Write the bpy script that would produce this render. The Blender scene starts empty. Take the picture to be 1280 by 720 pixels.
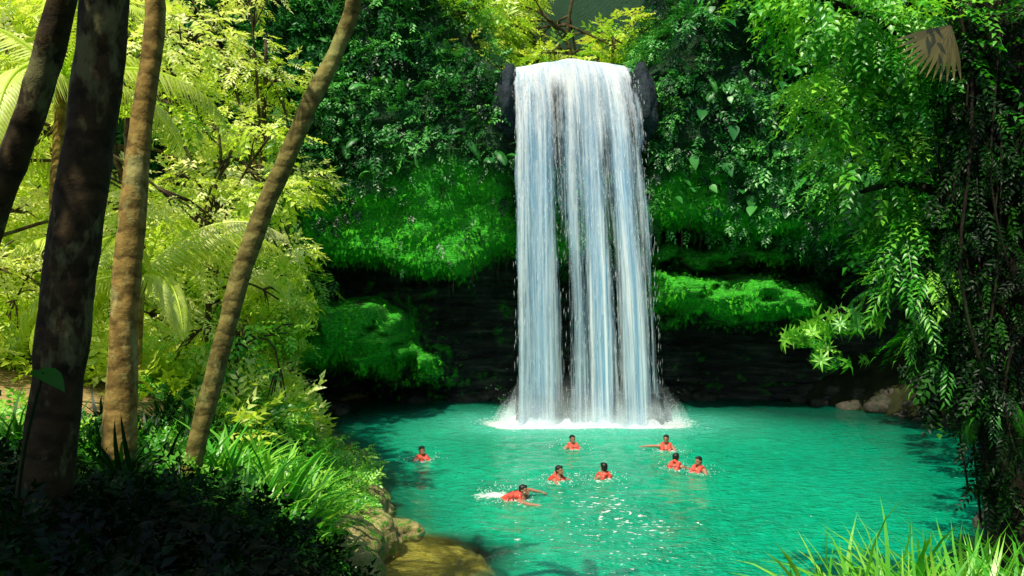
import bpy, math, numpy as np
from mathutils import Vector
rng = np.random.default_rng(7)
scene = bpy.context.scene
TO_SUN = Vector((-0.26, -0.46, 0.85)).normalized()

# ------------------------------------------------------------ noise helpers
def _h(i, j, k):
    with np.errstate(over='ignore'):
        n = (i.astype(np.uint32)*np.uint32(374761393) + j.astype(np.uint32)*np.uint32(668265263)
             + k.astype(np.uint32)*np.uint32(2246822519))
        n = (n ^ (n >> np.uint32(13))) * np.uint32(1274126177)
        n = n ^ (n >> np.uint32(16))
    return n.astype(np.float64)/4294967295.0
def vnoise(x, y, z):
    x, y, z = np.broadcast_arrays(np.asarray(x, float), np.asarray(y, float), np.asarray(z, float))
    xi, yi, zi = np.floor(x).astype(np.int64), np.floor(y).astype(np.int64), np.floor(z).astype(np.int64)
    fx, fy, fz = x-xi, y-yi, z-zi
    fx, fy, fz = fx*fx*(3-2*fx), fy*fy*(3-2*fy), fz*fz*(3-2*fz)
    r = 0
    for a in (0, 1):
        for b in (0, 1):
            for c in (0, 1):
                w = (fx if a else 1-fx)*(fy if b else 1-fy)*(fz if c else 1-fz)
                r = r + w*_h(xi+a+5000, yi+b+5000, zi+c+5000)
    return r*2-1
def fbm(x, y, z, o=4):
    r, a = 0, 1.0
    for i in range(o):
        r = r + a*vnoise(x*2**i+17*i, y*2**i+5*i, z*2**i)
        a *= 0.5
    return r/1.9
def sst(a, b, x):
    t = np.clip((x-a)/(b-a), 0, 1)
    return t*t*(3-2*t)

# ------------------------------------------------------------ mesh helpers
def make_mesh(name, V, T, mat, attrs=None, smooth=False, parent=None, uv=None):
    V = np.asarray(V, np.float32); T = np.asarray(T, np.int32)
    me = bpy.data.meshes.new(name)
    me.vertices.add(len(V)); me.vertices.foreach_set('co', V.ravel())
    k = T.shape[1]
    me.loops.add(T.size); me.loops.foreach_set('vertex_index', T.ravel())
    me.polygons.add(len(T)); me.polygons.foreach_set('loop_start', np.arange(len(T), dtype=np.int32)*k)
    if smooth: me.polygons.foreach_set('use_smooth', np.ones(len(T), dtype=bool))
    me.update(calc_edges=True)
    if attrs:
        for an, arr in attrs.items():
            a = me.attributes.new(an, 'FLOAT', 'POINT')
            a.data.foreach_set('value', np.asarray(arr, np.float32).ravel())
    if uv is not None:
        l = me.uv_layers.new(name='UVMap')
        l.data.foreach_set('uv', np.asarray(uv, np.float32)[T.ravel()].ravel())
    if mat: me.materials.append(mat)
    ob = bpy.data.objects.new(name, me)
    scene.collection.objects.link(ob)
    if parent: ob.parent = parent
    return ob
def empty(name, loc=(0, 0, 0)):
    e = bpy.data.objects.new(name, None); e.location = loc; e.empty_display_size = 0.3
    scene.collection.objects.link(e); return e
def grid_quads(n, m):
    i = np.arange(n-1)[:, None]*m + np.arange(m-1)[None, :]
    i = i.ravel()
    return np.stack([i, i+1, i+m+1, i+m], 1)
class Acc:
    def __init__(s): s.V = []; s.T = []; s.A = []; s.n = 0
    def add(s, V, T, a=0.5):
        s.V.append(np.asarray(V, float)); s.T.append(np.asarray(T)+s.n); s.n += len(V)
        s.A.append(np.broadcast_to(np.asarray(a, float), (len(V),)))
    def obj(s, name, mat, parent=None, smooth=False):
        return make_mesh(name, np.concatenate(s.V), np.concatenate(s.T), mat, {'var': np.concatenate(s.A)}, smooth, parent)
def tube(P, R, segs=10):
    P = np.asarray(P, float); R = np.broadcast_to(np.asarray(R, float), (len(P),))
    T = np.gradient(P, axis=0); T /= np.linalg.norm(T, axis=1)[:, None]+1e-9
    ref = np.array([0.0, 1, 0.03]) if abs(T[0][1]) < 0.9 else np.array([1.0, 0, 0.02])
    N = np.cross(T, ref); N /= np.linalg.norm(N, axis=1)[:, None]+1e-9
    B = np.cross(T, N)
    a = np.linspace(0, 2*np.pi, segs, endpoint=False)
    V = P[:, None]+R[:, None, None]*(np.cos(a)[None, :, None]*N[:, None]+np.sin(a)[None, :, None]*B[:, None])
    V = V.reshape(-1, 3); n = len(P); F = []
    for i in range(n-1):
        for j in range(segs):
            k = (j+1) % segs
            q = (i*segs+j, i*segs+k, (i+1)*segs+k, (i+1)*segs+j)
            F += [(q[0], q[1], q[2]), (q[0], q[2], q[3])]
    V = np.vstack([V, P[0], P[-1]]); c0 = n*segs
    for j in range(segs):
        k = (j+1) % segs
        F += [(c0, k, j), (c0+1, (n-1)*segs+j, (n-1)*segs+k)]
    return V, np.array(F)
def smooth_path(pts, n):
    pts = np.asarray(pts, float); t = np.linspace(0, len(pts)-1, n)
    out = []
    for tt in t:
        i = int(min(tt, len(pts)-2)); f = tt-i
        p0 = pts[max(i-1, 0)]; p1 = pts[i]; p2 = pts[i+1]; p3 = pts[min(i+2, len(pts)-1)]
        out.append(0.5*((2*p1)+(-p0+p2)*f+(2*p0-5*p1+4*p2-p3)*f*f+(-p0+3*p1-3*p2+p3)*f**3))
    return np.array(out)
def nrm(v): return v/(np.linalg.norm(v, axis=-1, keepdims=True)+1e-9)
def bases(fwd, up):
    X = nrm(fwd); Y = nrm(np.cross(up, X)); Z = np.cross(X, Y)
    return np.stack([X, Y, Z], -1)
def scatter(acc, tmpl, pos, fwd, up, scale, var):
    V, T, lv = tmpl
    if len(pos) == 0: return
    M = bases(fwd, up)*np.asarray(scale)[:, None, None]
    W = np.einsum('nij,kj->nki', M, V)+pos[:, None]
    n, k = len(pos), len(V)
    TT = (T[None]+(np.arange(n)*k)[:, None, None]).reshape(-1, 3)
    A = np.clip(var[:, None]+lv[None], 0, 1)
    acc.add(W.reshape(-1, 3), TT, A.ravel())

# ------------------------------------------------------------ leaf templates (along +X, up +Z)
def leaf(b, d, up, L, w, fold=0.25, droop=0.2):
    d = nrm(np.array(d, float)); up = np.array(up, float); s = nrm(np.cross(up, d)); u = np.cross(d, s)
    b = np.array(b, float)
    V = [b, b+d*L*0.4+s*w*0.5+u*w*fold, b+d*L*0.4-s*w*0.5+u*w*fold, b+d*L*0.5, b+d*L-u*L*droop]
    return np.array(V), np.array([(0, 3, 1), (1, 3, 4), (0, 2, 3), (2, 4, 3)])
def join(parts):
    V = []; T = []; A = []; n = 0
    for v, t, a in parts:
        V.append(v); T.append(t+n); A.append(np.full(len(v), a)); n += len(v)
    return np.concatenate(V), np.concatenate(T), np.concatenate(A)
def sprig(n=8, L=0.7, ll=0.34, w=0.14, ang=0.95, seed=0, sag=0.25):
    r = np.random.default_rng(seed); P = []
    for i in range(n):
        f = 0.15+0.85*i/(n-1); side = 1 if i % 2 else -1
        a = ang*(1-0.75*(f > 0.98))*side
        d = (math.cos(a), math.sin(a), r.normal(0, 0.18))
        b = (f*L, 0, -sag*f*f*L)
        v, t = leaf(b, d, (r.normal(0, .25), r.normal(0, .25), 1), ll*(1.1-0.35*f)*r.uniform(.8, 1.15), w*r.uniform(.85, 1.1), 0.25, r.uniform(.05, .35))
        P.append((v, t, r.normal(0, 0.07)))
    tw = np.array([(0, -.008, 0), (0, .008, 0), (L, 0, -sag*L)]); P.append((tw, np.array([(0, 1, 2)]), -0.3))
    return join(P)
def rosette(n=8, ll=0.5, w=0.13, seed=0, lift=0.3):
    r = np.random.default_rng(seed); P = []
    for i in range(n):
        a = 2*math.pi*i/n+r.normal(0, .15)
        d = (math.cos(a)*1.0, math.sin(a), lift+r.normal(0, .15))
        v, t = leaf((0, 0, 0), d, (0, 0, 1), ll*r.uniform(.75, 1.1), w*r.uniform(.85, 1.1), .22, r.uniform(.25, .5))
        v = v[:, [2, 1, 0]]
        P.append((v, t, r.normal(0, .07)))
    return join(P)
def strip(L, w, bend, segs=6, wmid=0.35, fold=0.0, twist=0):
    V = []; p = np.array([0., 0, 0]); ang = 0
    for i in range(segs+1):
        f = i/segs
        ww = w*0.5*min(1, (0.45+f/wmid*0.55) if f < wmid else ((1-f)/(1-wmid))**0.75)
        V.append(p+np.array([0, ww, fold*ww])); V.append(p-np.array([0, ww, -fold*ww]))
        p = p+np.array([math.cos(ang), 0, -math.sin(ang)])*L/segs
        ang += bend/segs*(0.5+1.0*f)
    T = []
    for i in range(segs): T += [(2*i, 2*i+1, 2*i+3), (2*i, 2*i+3, 2*i+2)]
    return np.array(V), np.array(T)
def frond(L=1.2, n=22, ll=0.3, w=0.05, bend=1.1, seed=0, hang=0.25, vee=0.0):
    r = np.random.default_rng(seed); P = []; p = np.array([0., 0, 0]); ang = 0; pts = [p]; an = [0]
    for i in range(n):
        p = p+np.array([math.cos(ang), 0, -math.sin(ang)])*L/n; ang += bend/n*(0.4+1.2*i/n); pts.append(p); an.append(ang)
    for i in range(1, n+1):
        f = i/n; prof = math.sin(math.pi*min(1, 0.12+0.86*f))**0.7
        d0 = np.array([math.cos(an[i]), 0, -math.sin(an[i])]); u0 = np.array([math.sin(an[i]), 0, math.cos(an[i])])
        for s in (1, -1):
            d = d0*(0.45+0.5*f)+np.array([0, s, 0])*(1.0)+u0*(vee)-np.array([0, 0, hang])
            v, t = leaf(pts[i], d, u0, ll*prof*r.uniform(.85, 1.1), w, 0.15, .15+hang*.5)
            P.append((v, t, r.normal(0, .05)))
    rv, rt = tube(np.array(pts), np.linspace(0.016, 0.004, len(pts))*L, 4)
    P.append((rv, rt, -0.1))
    return join(P)
def clump_strap(n=26, L=1.0, w=0.075, seed=0, spread=0.9):
    r = np.random.default_rng(seed); P = []
    for i in range(n):
        az = r.uniform(0, 2*math.pi); el = r.uniform(1.5-spread, 1.5)
        v, t = strip(L*r.uniform(.6, 1.1), w*r.uniform(.7, 1.1), r.uniform(.8, 2.0), 6, 0.3, 0.3)
        ce, se = math.cos(el), math.sin(el)
        v = np.stack([v[:, 0]*ce-v[:, 2]*se, v[:, 1], v[:, 0]*se+v[:, 2]*ce], 1)
        ca, sa = math.cos(az), math.sin(az)
        v = np.stack([v[:, 0]*ca-v[:, 1]*sa, v[:, 0]*sa+v[:, 1]*ca, v[:, 2]], 1)
        v[:, :2] += r.normal(0, 0.05, 2)
        P.append((v, t, r.normal(0, .12)))
    V, T, A = join(P)
    V = V[:, [2, 1, 0]]*np.array([1, -1, 1])
    return V, T, A
def heart_leaf(L=0.6, w=0.5):
    pr = [(-.18, .0), (-.22, .28), (0, .5), (.3, .47), (.6, .3), (.85, .12), (1, 0)]
    V = []; T = []
    for x, y in pr: V.append((x*L, y*w, -0.15*x*x*L+0.12*y*w))
    k = len(pr)
    for x, y in pr: V.append((x*L, -y*w, -0.15*x*x*L+0.12*y*w))
    V.append((0, 0, -0.01)); V.append((.45*L, 0, -.03*L))
    c, m = 2*k, 2*k+1
    for o, s in ((0, 1), (k, -1)):
        for i in range(k-1):
            a = c if i < 3 else m
            T.append((a, o+i, o+i+1) if s > 0 else (a, o+i+1, o+i))
        T.append((c, o+3, m) if s > 0 else (c, m, o+3))
    return np.array(V), np.array(T), np.zeros(len(V))
SPR = [sprig(seed=i) for i in range(3)]
SPR_S = [sprig(7, .45, .2, .1, seed=10+i) for i in range(3)]
FINE = [sprig(13, .6, .15, .055, .85, seed=70+i, sag=.35) for i in range(3)]
ROS = [rosette(seed=20+i) for i in range(3)]
NAR = [sprig(13, 1.0, .42, .075, .6, seed=30+i, sag=.45) for i in range(3)]
FERN = [frond(seed=40+i) for i in range(2)]
STRAP = [clump_strap(seed=50+i) for i in range(3)]
STRAP_N = [clump_strap(30, 1.0, .042, seed=80+i, spread=1.0) for i in range(3)]
HEART = [heart_leaf()]
MIXR = [SPR_S[0], FINE[0], FINE[1], SPR_S[1], FINE[2]]

# ------------------------------------------------------------ materials
def new_mat(name):
    m = bpy.data.materials.new(name); m.use_nodes = True
    nt = m.node_tree; nt.nodes.clear()
    out = nt.nodes.new('ShaderNodeOutputMaterial')
    return m, nt, out
def ramp(nt, fac, stops):
    r = nt.nodes.new('ShaderNodeValToRGB')
    while len(r.color_ramp.elements) < len(stops): r.color_ramp.elements.new(0.5)
    for e, (p, c) in zip(r.color_ramp.elements, stops):
        e.position = p; e.color = (c[0], c[1], c[2], 1) if not np.isscalar(c) else (c, c, c, 1)
    if fac is not None: nt.links.new(fac, r.inputs[0])
    return r.outputs[0]
def noise(nt, scale, detail=5, vec=None, rough=.55):
    n = nt.nodes.new('ShaderNodeTexNoise'); n.inputs['Scale'].default_value = scale
    n.inputs['Detail'].default_value = detail; n.inputs['Roughness'].default_value = rough
    if vec is not None: nt.links.new(vec, n.inputs['Vector'])
    return n.outputs[0]
def objco(nt, scale=(1, 1, 1), kind='Object'):
    t = nt.nodes.new('ShaderNodeTexCoord'); m = nt.nodes.new('ShaderNodeMapping')
    m.inputs['Scale'].default_value = scale
    nt.links.new(t.outputs[kind], m.inputs[0]); return m.outputs[0]
def attr(nt, name):
    a = nt.nodes.new('ShaderNodeAttribute'); a.attribute_name = name; return a.outputs['Fac']
def math_(nt, op, a, b=0.5, clamp=False):
    m = nt.nodes.new('ShaderNodeMath'); m.operation = op; m.use_clamp = clamp
    for i, x in enumerate((a, b)):
        if hasattr(x, 'is_output'): nt.links.new(x, m.inputs[i])
        else: m.inputs[i].default_value = x
    return m.outputs[0]
def mixc(nt, f, a, b, bt='MIX'):
    m = nt.nodes.new('ShaderNodeMix'); m.data_type = 'RGBA'; m.blend_type = bt
    for s, x in ((m.inputs[0], f), (m.inputs[6], a), (m.inputs[7], b)):
        if hasattr(x, 'is_output'): nt.links.new(x, s)
        elif np.isscalar(x): s.default_value = x
        else: s.default_value = (*x, 1)
    return m.outputs[2]
def bump(nt, h, strength=.5, dist=.05):
    b = nt.nodes.new('ShaderNodeBump'); b.inputs['Strength'].default_value = strength
    b.inputs['Distance'].default_value = dist; nt.links.new(h, b.inputs['Height']); return b.outputs[0]
def princ(nt, color, rough=.8, spec=.5, normal=None):
    p = nt.nodes.new('ShaderNodeBsdfPrincipled')
    if hasattr(color, 'is_output'): nt.links.new(color, p.inputs['Base Color'])
    else: p.inputs['Base Color'].default_value = (*color, 1)
    if hasattr(rough, 'is_output'): nt.links.new(rough, p.inputs['Roughness'])
    else: p.inputs['Roughness'].default_value = rough
    p.inputs['Specular IOR Level'].default_value = spec
    if normal is not None: nt.links.new(normal, p.inputs['Normal'])
    return p
def leaf_mat(name, c0, c1, c2, tr=.4, trc=(1.2, 1.15, .5), rough=.4, gloss=.06):
    m, nt, out = new_mat(name)
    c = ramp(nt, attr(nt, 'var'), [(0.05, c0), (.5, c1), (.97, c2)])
    d = nt.nodes.new('ShaderNodeBsdfDiffuse'); nt.links.new(c, d.inputs[0])
    t = nt.nodes.new('ShaderNodeBsdfTranslucent')
    nt.links.new(mixc(nt, 1.0, c, trc, 'MULTIPLY'), t.inputs[0])
    mx = nt.nodes.new('ShaderNodeMixShader'); mx.inputs[0].default_value = tr
    nt.links.new(d.outputs[0], mx.inputs[1]); nt.links.new(t.outputs[0], mx.inputs[2])
    g = nt.nodes.new('ShaderNodeBsdfGlossy'); g.inputs['Roughness'].default_value = rough
    m2 = nt.nodes.new('ShaderNodeMixShader'); m2.inputs[0].default_value = gloss
    nt.links.new(mx.outputs[0], m2.inputs[1]); nt.links.new(g.outputs[0], m2.inputs[2])
    nt.links.new(m2.outputs[0], out.inputs[0]); return m
M_SUN = leaf_mat('leaf_sun_painted', (.07, .28, .006), (.68, .88, .05), (1.0, 1.0, .50), .45, (1.1, 1.1, .5), gloss=.05)  # sunlight and blown-out highlights put into the leaf colour
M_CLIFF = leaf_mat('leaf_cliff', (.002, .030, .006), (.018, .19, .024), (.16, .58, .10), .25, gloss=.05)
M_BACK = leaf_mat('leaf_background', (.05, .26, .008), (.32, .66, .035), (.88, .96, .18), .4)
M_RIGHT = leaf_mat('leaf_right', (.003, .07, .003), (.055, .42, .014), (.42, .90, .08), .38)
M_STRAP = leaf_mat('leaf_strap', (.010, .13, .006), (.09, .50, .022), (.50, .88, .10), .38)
M_DARK = leaf_mat('leaf_shade_painted', (.001, .008, .001), (.005, .038, .003), (.04, .19, .015), .25, gloss=.015)  # darkened leaf copy, shade painted into its colour
M_MOSS = leaf_mat('leaf_moss', (.010, .22, .004), (.05, .62, .010), (.20, .90, .025), .25, rough=.7, gloss=.02)
M_DRY = leaf_mat('leaf_dry_fan', (.12, .10, .02), (.35, .28, .08), (.6, .48, .2), .4)

def bark_mat(name, c0, c1, lich, ring=4.0, rs=.5):
    m, nt, out = new_mat(name)
    v = objco(nt); n = noise(nt, 6, 5, v, .65); n2 = noise(nt, 3.1, 4, objco(nt, (1, 1, .5)), .7)
    w = nt.nodes.new('ShaderNodeTexWave'); w.bands_direction = 'Z'; w.inputs['Scale'].default_value = ring/6.28*2
    w.inputs['Distortion'].default_value = 5; w.inputs['Detail'].default_value = 3; w.inputs['Detail Scale'].default_value = 2.5
    nt.links.new(v, w.inputs[0])
    c = ramp(nt, n, [(.3, c0), (.68, c1)])
    c = mixc(nt, math_(nt, 'MULTIPLY', ramp(nt, w.outputs[1], [(0, 1.0), (.18, 0.0)]), rs), c, tuple(x*.3 for x in c0))
    c = mixc(nt, math_(nt, 'MULTIPLY', ramp(nt, n2, [(.52, 0.0), (.62, 1.0)]), .7), c, lich)
    h = math_(nt, 'ADD', n, math_(nt, 'MULTIPLY', w.outputs[1], .3))
    p = princ(nt, c, .85, .2, bump(nt, h, .8, .035))
    nt.links.new(p.outputs[0], out.inputs[0]); return m
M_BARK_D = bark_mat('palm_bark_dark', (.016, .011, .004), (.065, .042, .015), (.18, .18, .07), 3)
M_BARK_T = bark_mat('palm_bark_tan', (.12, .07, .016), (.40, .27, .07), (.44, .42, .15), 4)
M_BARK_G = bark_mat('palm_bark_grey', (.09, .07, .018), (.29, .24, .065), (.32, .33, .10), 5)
M_BARK_V = bark_mat('vine_bark', (.006, .005, .003), (.03, .022, .012), (.02, .05, .01), 1)
M_TWIG = bark_mat('branch_bark', (.03, .02, .01), (.12, .08, .04), (.1, .14, .04), 1)

m, nt, out = new_mat('cliff_rock_moss'); M_ROCK = m
v = objco(nt); n1 = noise(nt, 1.2, 5, v, .65); n2 = noise(nt, 9, 4, v, .7)
strata = noise(nt, 1.0, 5, objco(nt, (.5, .5, 4.5)), .65)
rock = ramp(nt, strata, [(.35, (.006, .007, .006)), (.52, (.03, .033, .025)), (.72, (.13, .13, .09))])
moss = ramp(nt, n2, [(.3, (.006, .14, .003)), (.52, (.03, .44, .008)), (.75, (.13, .74, .02))])
moss = mixc(nt, attr(nt, 'up'), moss, ramp(nt, n2, [(.3, (.001, .015, .003)), (.7, (.008, .09, .012))]))  # upper cliff colour darkened so leaf gaps look shaded
mk = ramp(nt, math_(nt, 'ADD', attr(nt, 'moss'), math_(nt, 'MULTIPLY', math_(nt, 'SUBTRACT', n1, .5), 2.2)), [(.32, 0.0), (.58, 1.0)])
c = mixc(nt, mk, rock, moss)
h = math_(nt, 'ADD', n1, math_(nt, 'ADD', math_(nt, 'MULTIPLY', n2, .35), strata))
p = princ(nt, c, math_(nt, 'ADD', math_(nt, 'MULTIPLY', mk, .45), .4), .5, bump(nt, h, 1.0, .3))
nt.links.new(p.outputs[0], out.inputs[0])

def rock_mat(name, a, b, mosscol=None, thr=.55):
    m, nt, out = new_mat(name)
    v = objco(nt); n1 = noise(nt, 2.6, 6, v, .7); n2 = noise(nt, 7, 5, v, .7)
    c = ramp(nt, n1, [(.3, a), (.65, b)])
    if mosscol: c = mixc(nt, ramp(nt, n2, [(thr, 0.0), (thr+.08, 1.0)]), c, mosscol)
    p = princ(nt, c, .75, .3, bump(nt, math_(nt, 'ADD', n1, math_(nt, 'MULTIPLY', n2, .5)), 1, .14))
    nt.links.new(p.outputs[0], out.inputs[0]); return m
M_TAN = rock_mat('tan_limestone', (.12, .10, .03), (.56, .46, .19), (.07, .26, .015), .50)
M_SHORE = rock_mat('wet_dark_rock', (.012, .012, .009), (.10, .09, .065), (.01, .07, .01), .56)
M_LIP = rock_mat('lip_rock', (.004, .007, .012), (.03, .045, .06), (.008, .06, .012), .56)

m, nt, out = new_mat('ground_soil'); M_GROUND = m
v = objco(nt); n1 = noise(nt, 1.6, 5, v, .65); n2 = noise(nt, 14, 4, v, .7)
soil = ramp(nt, n1, [(.3, (.008, .012, .004)), (.6, (.03, .035, .01)), (.8, (.06, .08, .02))])
path = ramp(nt, n2, [(.3, (.26, .16, .06)), (.7, (.70, .50, .22))])
bed = ramp(nt, n1, [(.3, (.30, .24, .07)), (.7, (.85, .64, .22))])
c = mixc(nt, attr(nt, 'path'), soil, path); c = mixc(nt, attr(nt, 'bed'), c, bed)
p = princ(nt, c, .9, .2, bump(nt, math_(nt, 'ADD', n1, n2), .8, .06)); nt.links.new(p.outputs[0], out.inputs[0])

m, nt, out = new_mat('pool_water'); M_WATER = m
v = objco(nt); n1 = noise(nt, .22, 3, v)
w1 = noise(nt, 2.6, 4, objco(nt, (1, 1.7, 1)), .6); w2 = noise(nt, 9, 2, objco(nt, (1, 1.8, 1)))
deep = ramp(nt, n1, [(.3, (.0, .25, .125)), (.7, (.001, .45, .235))])
deep = mixc(nt, math_(nt, 'MULTIPLY', ramp(nt, w1, [(.40, 0.0), (.64, 1.0)]), .4), deep, (.004, .62, .36))  # lighter wave crests, glitter painted into the water colour
deep = mixc(nt, attr(nt, 'far'), deep, (.0, .075, .042))  # water colour darkened for cave shadow, and towards both banks
deep = mixc(nt, attr(nt, 'aer'), deep, (.14, .70, .54))
foamn = noise(nt, 7, 5, v, .75)
fm = ramp(nt, math_(nt, 'ADD', attr(nt, 'foam'), math_(nt, 'MULTIPLY', math_(nt, 'SUBTRACT', foamn, .5), 1.8)), [(.52, 0.0), (.72, 1.0)])
glint_fac = noise(nt, 5.5, 2, objco(nt, (1, 1.5, 1)), .55)
glint_fac = ramp(nt, math_(nt, 'ADD', glint_fac, math_(nt, 'MULTIPLY', math_(nt, 'SUBTRACT', attr(nt, 'painted_glint'), 1.0), .28)), [(.585, 0.0), (.63, 1.0)])  # sun glints painted as white flecks in a masked area
fm = math_(nt, 'MAXIMUM', fm, glint_fac)  # foam and painted glints share one white mask
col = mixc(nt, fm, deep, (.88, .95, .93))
bm = bump(nt, math_(nt, 'ADD', w1, math_(nt, 'MULTIPLY', w2, .5)), 1.0, .18)
p = princ(nt, col, math_(nt, 'ADD', math_(nt, 'MULTIPLY', fm, .5), .08), .35, bm)
tr = nt.nodes.new('ShaderNodeBsdfTransparent'); tr.inputs[0].default_value = (.85, .93, .62, 1)
gl = nt.nodes.new('ShaderNodeBsdfGlossy'); gl.inputs['Roughness'].default_value = .05; nt.links.new(bm, gl.inputs['Normal'])
fr = nt.nodes.new('ShaderNodeFresnel'); fr.inputs[0].default_value = 1.33; nt.links.new(bm, fr.inputs['Normal'])
sh = nt.nodes.new('ShaderNodeMixShader'); nt.links.new(fr.outputs[0], sh.inputs[0]); nt.links.new(tr.outputs[0], sh.inputs[1]); nt.links.new(gl.outputs[0], sh.inputs[2])
mx = nt.nodes.new('ShaderNodeMixShader'); nt.links.new(attr(nt, 'depth'), mx.inputs[0])
nt.links.new(sh.outputs[0], mx.inputs[1]); nt.links.new(p.outputs[0], mx.inputs[2]); nt.links.new(mx.outputs[0], out.inputs[0])

m, nt, out = new_mat('falling_water'); M_FALL = m
u1 = noise(nt, 1.0, 5, objco(nt, (30, 2.4, 1), 'UV'), .7)
u2 = noise(nt, 1.0, 3, objco(nt, (9, 1.4, 1), 'UV'), .6)
u3 = noise(nt, 1.0, 3, objco(nt, (80, 26, 1), 'UV'), .65)
s = math_(nt, 'ADD', math_(nt, 'MULTIPLY', math_(nt, 'SUBTRACT', u1, .5), 1.8), math_(nt, 'MULTIPLY', math_(nt, 'SUBTRACT', u2, .5), 1.2))
s = math_(nt, 'ADD', s, math_(nt, 'MULTIPLY', math_(nt, 'SUBTRACT', u3, .5), .9))
a = ramp(nt, math_(nt, 'ADD', s, attr(nt, 'dens')), [(.12, 0.0), (1.0, .92)])
ct = ramp(nt, u1, [(.35, (.60, .82, .98)), (.55, (1.0, 1.0, 1.0))])
cb = ramp(nt, u1, [(.40, (.16, .46, .72)), (.60, (.88, .96, 1.0))])
cc = mixc(nt, attr(nt, 'low_shade'), ct, cb)  # lower fall tinted bluer, shade put into its colour
d = nt.nodes.new('ShaderNodeBsdfDiffuse'); nt.links.new(cc, d.inputs[0]); t = nt.nodes.new('ShaderNodeBsdfTranslucent'); nt.links.new(cc, t.inputs[0])
m1 = nt.nodes.new('ShaderNodeMixShader'); m1.inputs[0].default_value = .25
nt.links.new(d.outputs[0], m1.inputs[1]); nt.links.new(t.outputs[0], m1.inputs[2])
tp = nt.nodes.new('ShaderNodeBsdfTransparent'); m2 = nt.nodes.new('ShaderNodeMixShader')
nt.links.new(a, m2.inputs[0]); nt.links.new(tp.outputs[0], m2.inputs[1]); nt.links.new(m1.outputs[0], m2.inputs[2]); nt.links.new(m2.outputs[0], out.inputs[0])
m, nt, out = new_mat('spray_mist'); M_MIST = m
n1 = noise(nt, 1.6, 4, objco(nt), .6)
a = math_(nt, 'MULTIPLY', attr(nt, 'dens'), ramp(nt, n1, [(.3, .25), (.7, 1.0)]), True)
d = nt.nodes.new('ShaderNodeBsdfDiffuse'); d.inputs[0].default_value = (.85, .95, 1, 1)
tp = nt.nodes.new('ShaderNodeBsdfTransparent'); m2 = nt.nodes.new('ShaderNodeMixShader')
nt.links.new(a, m2.inputs[0]); nt.links.new(tp.outputs[0], m2.inputs[1]); nt.links.new(d.outputs[0], m2.inputs[2]); nt.links.new(m2.outputs[0], out.inputs[0])
def plain(name, col, rough=.5, spec=.5, bscale=None):
    m, nt, out = new_mat(name)
    n = noise(nt, bscale or 30, 3, objco(nt))
    c = mixc(nt, math_(nt, 'MULTIPLY', n, .4), col, tuple(x*.5 for x in col))
    p = princ(nt, c, rough, spec, bump(nt, n, .25, .01)); nt.links.new(p.outputs[0], out.inputs[0]); return m
M_DROP = plain('spray', (.9, .97, 1.0), .4)
M_SKIN = plain('skin', (.45, .21, .12), .5)
M_HAIR = plain('hair', (.012, .008, .006), .45, .5, 80)
M_VEST = plain('life_vest_fabric', (1.0, .10, .06), .6)
M_STRAPM = plain('vest_strap', (.02, .02, .03), .5)
M_EYE = plain('eye', (.02, .015, .01), .2)
M_LIPS = plain('lips', (.35, .08, .06), .5)

# ------------------------------------------------------------ pool outline and ground
POOL = smooth_path([(-2.7, 12.6), (-2.9, 16), (-3.6, 18.5), (-5, 22), (-6.6, 27), (-8, 32.5), (-6.5, 36.5), (0, 38), (8, 38), (13, 34.5),
                 (15.6, 29.5), (15.6, 25), (13.8, 20.5), (10.5, 17), (7.8, 14), (5.4, 11), (2, 9.6), (-1.2, 10.4), (-2.7, 12.6)], 90)
def pool_sd(x, y):
    shp = x.shape; x = x.ravel(); y = y.ravel()
    best = np.full(x.shape, 1e9); inside = np.zeros(x.shape, bool)
    for a, b in zip(POOL[:-1], POOL[1:]):
        e = b-a; t = np.clip(((x-a[0])*e[0]+(y-a[1])*e[1])/(e@e+1e-12), 0, 1)
        best = np.minimum(best, np.hypot(x-a[0]-t*e[0], y-a[1]-t*e[1]))
        c = (a[1] > y) != (b[1] > y)
        with np.errstate(divide='ignore', invalid='ignore'):
            inside ^= c & (x < (b[0]-a[0])*(y-a[1])/(b[1]-a[1]+1e-12)+a[0])
    return np.where(inside, -best, best).reshape(shp)
def ground_h(x, y):
    x = np.asarray(x, float); y = np.asarray(y, float)
    d = pool_sd(x, y)
    sl = 1.15-.6*sst(-3.2, -.6, x)+.25*sst(9, 13, x)
    z = np.where(d > 0, 3.4*(1-np.exp(-np.maximum(d, 0)*sl/3.4*1.6)), np.maximum(-2.2, d*(.55+1.6*sst(2, 6, x))))
    z = z+.28*np.clip(-8.5-x, 0, 40)*sst(0, 3, d)+.3*np.clip(x-15, 0, 50)*sst(0, 3, d)
    shal = np.exp(-(((x+1.9)/2.1)**2+((y-14.6)/1.9)**2))
    z = np.where(d < 0, np.maximum(z, -2.2+2.12*np.clip(shal*1.6, 0, 1)), z)
    z = z+.22*fbm(x*.5, y*.5, x*0+3.3, 4)*sst(-.2, 1.5, d)
    return z
xs = np.concatenate([-np.geomspace(500, 17, 24), np.arange(-16, 22, .2), np.geomspace(23, 500, 24)])
ys = np.concatenate([-np.geomspace(500, 4, 24), np.arange(-3, 40, .2), np.geomspace(41, 500, 20)])
GX, GY = np.meshgrid(xs, ys, indexing='xy')
GZ = ground_h(GX, GY); D = pool_sd(GX, GY)
pathm = np.exp(-(((GX+7.6)/2.2)**4+((GY-12.4)/2.2)**4))+np.exp(-(((GX+5.6)/.7)**2+((GY-9.5)/2)**2))*.6
make_mesh('ground', np.stack([GX, GY, GZ], -1).reshape(-1, 3), grid_quads(len(ys), len(xs)), M_GROUND,
          {'path': np.clip(pathm, 0, 1), 'bed': sst(.1, -.1, D)*sst(4, 1, GX)}, True)
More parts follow.
